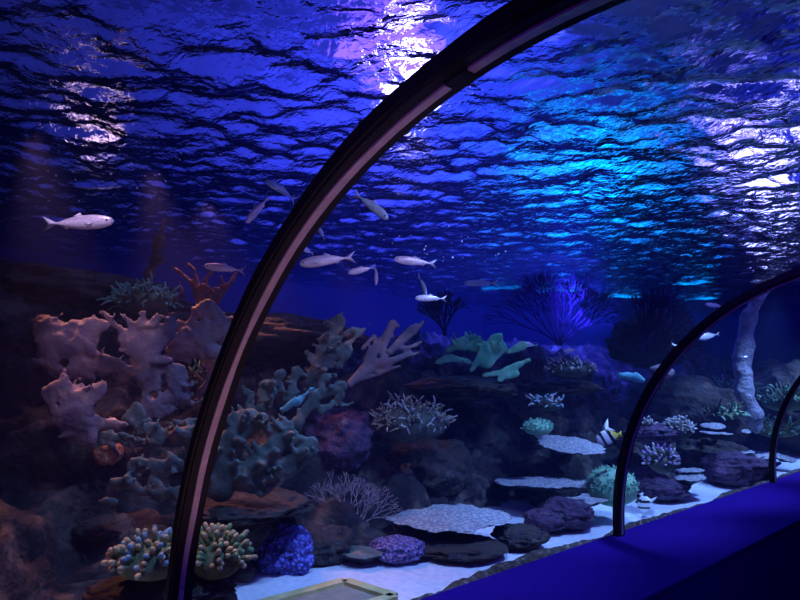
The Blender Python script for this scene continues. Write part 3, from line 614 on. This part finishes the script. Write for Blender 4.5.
def fin(mb,pts,T,m):
    """thin solid fin from an outline"""
    c=sum(pts,Vector())/len(pts); n=len(pts)
    nn=(pts[1]-pts[0]).cross(pts[2]-pts[0]).normalized()*T
    V=[tuple(p) for p in pts]+[tuple(c+nn),tuple(c-nn)]
    mb.add(V,[(i,(i+1)%n,n) for i in range(n)]+[((i+1)%n,i,n+1) for i in range(n)],m)
def fish(hx,hy,tx,ty,D,label,dd=0,hr=.2,bend=0,skin='silver',name='fish',roll=0,flipup=False,group='silver fish in open water',kind='slim'):
    h=W(hx,hy,D); t=W(tx,ty,D+dd); L=(t-h).length; hr=hr*.8 if kind=='slim' else hr; ax=(t-h).normalized()
    up=(CU*math.cos(roll)+CF*math.sin(roll)); up=(up-ax*up.dot(ax)).normalized(); 
    sd=ax.cross(up)
    nr,na=26,16; body=.8
    def prof(s):
        if kind=='slim': return hr*L*(math.sin(PI*min(1,s/body)**.75)**.85 if s<body else 0)*.5+ .022*L*(s>.02)*(.6 if s>.7 else 1)
        return hr*L*math.sin(PI*min(1,s/.86)**.8)**.7*.5+.03*L
    def sp(s): return h+ax*(s*L)+sd*(bend*L*math.sin(s*PI*1.1))+up*(bend*.3*L*math.sin(s*PI))
    V=[];Fc=[];mi=[]
    for i in range(nr):
        s=.003+i/(nr-1)*.85; r=prof(s) if i>0 else .006*L; wd=r*(.52 if kind=='slim' else .3)
        for k in range(na):
            a=2*PI*k/na; V.append(tuple(sp(s)+up*(r*math.sin(a))+sd*(wd*math.cos(a))))
    mb=MB()
    for i in range(nr-1):
        for k in range(na):
            Fc.append((i*na+k,i*na+(k+1)%na,(i+1)*na+(k+1)%na,(i+1)*na+k))
            s=i/nr*.85; a=2*PI*(k+.5)/na
            if kind=='slim': mi.append(1 if math.sin(a)>.55 else 0)
            else:
                q=s+.28*math.sin(a)*hr*.6
                mi.append(1 if (.16<q<.27 or .46<q<.60) else (2 if q>.62 else 0))
    Fc.append(tuple(range(na))[::-1]); mi.append(0); Fc.append(tuple((nr-1)*na+k for k in range(na))); mi.append(0)
    mb.add(V,Fc); mb.mi=mi
    T=.004*L; b=sp(.8); e=ax
    if kind=='slim':
        fm=2; th=.115*L
        fin(mb,[sp(.80)+up*.015*L,sp(.9)+up*th*.55,sp(1.0)+up*th,sp(.93)+up*.02*L,sp(.90),sp(.93)-up*.02*L,sp(1.0)-up*th,sp(.9)-up*th*.55,sp(.80)-up*.015*L],T,fm)
        fin(mb,[sp(.42)+up*prof(.42)*.9,sp(.46)+up*(prof(.46)+.045*L),sp(.56)+up*(prof(.56)+.012*L),sp(.56)+up*prof(.56)*.8],T,fm)
        fin(mb,[sp(.60)-up*prof(.6)*.8,sp(.66)-up*(prof(.66)+.03*L),sp(.73)-up*(prof(.73)+.005*L),sp(.72)-up*prof(.72)*.6],T,fm)
        for sg in (-1,1): fin(mb,[sp(.24)+sd*sg*prof(.24)*.45-up*.01*L,sp(.34)+sd*sg*(prof(.3)*.5+.02*L)-up*.055*L,sp(.37)+sd*sg*(prof(.3)*.5+.02*L)-up*.03*L],T,fm)
        mats=[M[skin],M['fback'] if skin=='silver' else M[skin],M['fin']]
    else:
        fin(mb,[sp(.83)+up*.03*L,sp(.92)+up*.1*L,sp(1.0)+up*.13*L,sp(.98),sp(1.0)-up*.13*L,sp(.92)-up*.1*L,sp(.83)-up*.03*L],T,2)
        fin(mb,[sp(.3)+up*prof(.3)*.95,sp(.42)+up*(prof(.42)+.22*L),sp(.62)+up*(prof(.42)+.42*L),sp(.52)+up*(prof(.5)+.12*L),sp(.78)+up*(prof(.7)+.02*L),sp(.76)+up*prof(.76)*.8],T,0)
        fin(mb,[sp(.5)-up*prof(.5)*.9,sp(.62)-up*(prof(.62)+.16*L),sp(.78)-up*(prof(.78)+.05*L),sp(.78)-up*prof(.78)*.7],T,1)
        mats=[M['wht'],M['blk'],M['yel'] if name=='bannerfish' else M['wht']]
    o=mb.build(name,mats,None,True); o['pivot']=0; del o['pivot']
    tag(o,label,'fish',group)
    ey=MB()
    for sg in (-1,1):
        V,Fc2=ICO[2]; c=sp(.085)+sd*sg*prof(.085)*(.42 if kind=='slim' else .26)+up*prof(.08)*.2
        ey.add(V*.016*L+np.array(c),Fc2)
    me=ey.build('eye',M['eye']); me.parent=o
    return o
fish(114,221,42,224,2.5,'large pinkish silver fish swimming right, alone at the upper left',hr=.20,bend=-.01)
fish(246,223,270,196,2.9,'pinkish silver fish heading down left, under the curved bluish one',hr=.19,bend=.03,dd=.05)
fish(265,181,296,201,3.1,'curved bluish fish heading up left near the water surface',hr=.2,bend=.07,skin='bsilver',dd=.1)
fish(388,219,353,193,3.4,'dim bluish fish heading down right, right of the closest rib near the surface',hr=.2,bend=.04,skin='bsilver',dd=.1)
fish(318,227,325,240,4.3,'tiny bluish fish just right of the closest rib, above the long silver fish',hr=.34,skin='bsilver')
fish(299,246,314,254,4.0,'small fish tail half hidden behind the closest rib',hr=.3,dd=.1)
fish(299,264,356,257,3.3,'long silver fish swimming left, just right of the closest rib',hr=.19,bend=.02,group='silver fish in open water')
fish(204,266,246,271,3.2,'blue-tinted silver fish above the brown antler coral, nose to the left',hr=.17,bend=.02)
fish(348,273,376,267,3.6,'short silver fish swimming left beside an upright one',hr=.24,bend=.02)
fish(376,285,375,264,3.7,'small fish pointing straight down beside the short silver fish',hr=.3,bend=.02,dd=.1)
fish(394,259,437,264,3.5,'slim silver fish swimming left in the open blue centre',hr=.19,bend=.0)
fish(415,298,447,299,3.6,'silver fish swimming left just above the pale pointing coral fingers',hr=.21,bend=.03)
fish(426,297,418,275,3.75,'bluish fish crossing upright behind the silver one above the pale fingers',hr=.25,bend=.03,skin='bsilver',dd=.15)
fish(464,283,499,283,3.9,'dim silver fish swimming left at the right end of the shoal',hr=.17,bend=.0,skin='bsilver')
fish(564,351,577,350,5.2,'tiny violet-grey fish above the low whitish coral patch',hr=.5,group='small distant fish')
fish(520,343,538,346,5.0,'small pale fish above the right end of the green leaf corals',hr=.3,group='small distant fish')
fish(688,349,671,344,5.6,'small silver fish left of the second rib, facing right',hr=.25,group='small distant fish')
fish(705,304,726,307,5.8,'small silver fish just above the second rib near the surface',hr=.2,group='small distant fish')
fish(698,338,720,334,5.8,'dim fish outline right of the second rib, left of the pale trunk',hr=.35,group='small distant fish')
fish(748,357,741,357,7.0,'tiny pale fish in front of the pale trunk',hr=.35,group='small distant fish')
fish(596,440,622,434,4.6,'yellow, black and white bannerfish left of the second rib',name='bannerfish',kind='tall',hr=.5,group='banded reef fish')
fish(646,512,641,493,4.9,'small black and white banded fish hovering over the sand, nose down',name='banded_fish',kind='tall',hr=.6,group='banded reef fish')
# bubbles drifting at upper left
R=random.Random(4); mb=MB(); V,Fc=ICO[1]
for i in range(46):
    px=R.gauss(110,60); py=R.gauss(172,22)
    mb.add(V*R.uniform(.0025,.006)+np.array(W(px,py,R.uniform(2.6,4.2))),Fc)
for i in range(26): mb.add(V*R.uniform(.003,.006)+np.array(W(R.uniform(370,520),R.uniform(225,262),R.uniform(3,4.2))),Fc)
tag(mb.build('air_bubbles',M['wht']),'tiny bright bubbles and specks drifting below the rippling surface','bubbles',None,'stuff')
# ------------------------------------------------------------------ light of the place, with added fills
make_water(); make_hall()
for y,e in ((-.3,22),(1.6,36),(3.4,80),(5.6,120),(8.5,160)):
    area('reef_front_fill',(-.75 if y>2 else -1.0,y,3.2),(-4.2,y+.2,1.3),e*LF,(.14,.16,1),.5,.5)  # front fill added out of view to light the coral faces
for y,e in ((1.2,40),(2.4,70),(4.0,95),(5.6,120),(7.6,150),(10,180)):
    spot('sand_lamp',(-1.5,y,3.2),(-2.75,y+.05,.55),e*LS,(.22,.42,1),60,.8)
for p,to,e,a in (((-3.5,.45,3.0),(-3.02,.6,1.8),150,38),((-3.65,1.1,3.0),(-3.1,1.15,1.8),150,38),((-3.75,2.0,2.6),(-3.4,2.05,1.5),40,62),((-4.3,3.0,2.9),(-4.0,3.1,1.8),30,55)):
    spot('warm_coral_lamp',p,to,e*LW,(1,.36,.22),a,.7)
spot('violet_fish_fill',(-2.1,.15,3.22),(-2.75,.54,2.37),LV*1.2,(.8,.55,1),23,.7)  # narrow added spot that brightens only the large left fish
spot('shoal_fill',(-.9,1.5,3.2),(-2.6,2.1,2.45),LV*1.6,(.5,.45,1),34,.9)  # added spot to lift the shoal, no fixture of the tank
for p,to,e in (((-5.2,2.5,3.25),(-4.8,2.6,1),70),((-7,7,3.25),(-6.6,7,1),90),((-6.5,4,3.25),(-6.3,4.2,1),120),((-4.4,9.5,3.25),(-4.4,9.6,1),110)):
    spot('blue_tank_lamp',p,to,e*LB,(.05,.06,1),72,.9)
area('ledge_lamp',(-.35,3.2,2.15),(-1.7,3.6,.69),LL,(.2,.0,1),.3,3.5)
area('floor_lamp',(-.1,3.0,2.1),(-1.0,3.0,0),LL*1.2,(.06,.0,1),.3,2.5)
area('ledge_lamp',(-.5,.1,2.1),(-1.7,.8,.69),LL*.6,(.2,.0,1),.3,.6)
spot('pink_strip_fill',(-.75,.45,.8),(-1.55,.80,1.95),LP,(1,.55,.62),85,.6)  # added below the frame just to brighten the rib strip
q=W(206,282,3.7); spot('warm_coral_lamp',q+Vector((-.25,.1,.62)),q,45,(1,.36,.22),70,.7)
q=W(90,250,4.0); spot('reef_spot_fill',q+Vector((.7,.1,.7)),W(120,310,4.1),14,(.45,.4,1),80,.9)
q=W(485,358,5.0); spot('reef_spot_fill',(-1.3,3.0,3.2),q,70,(.12,.5,1),22,.9)  # added spot to bring out the green leaf corals
q=W(250,450,3.1); spot('reef_spot_fill',(-1.2,1.3,3.2),q,14,(.25,.45,1),40,.9)
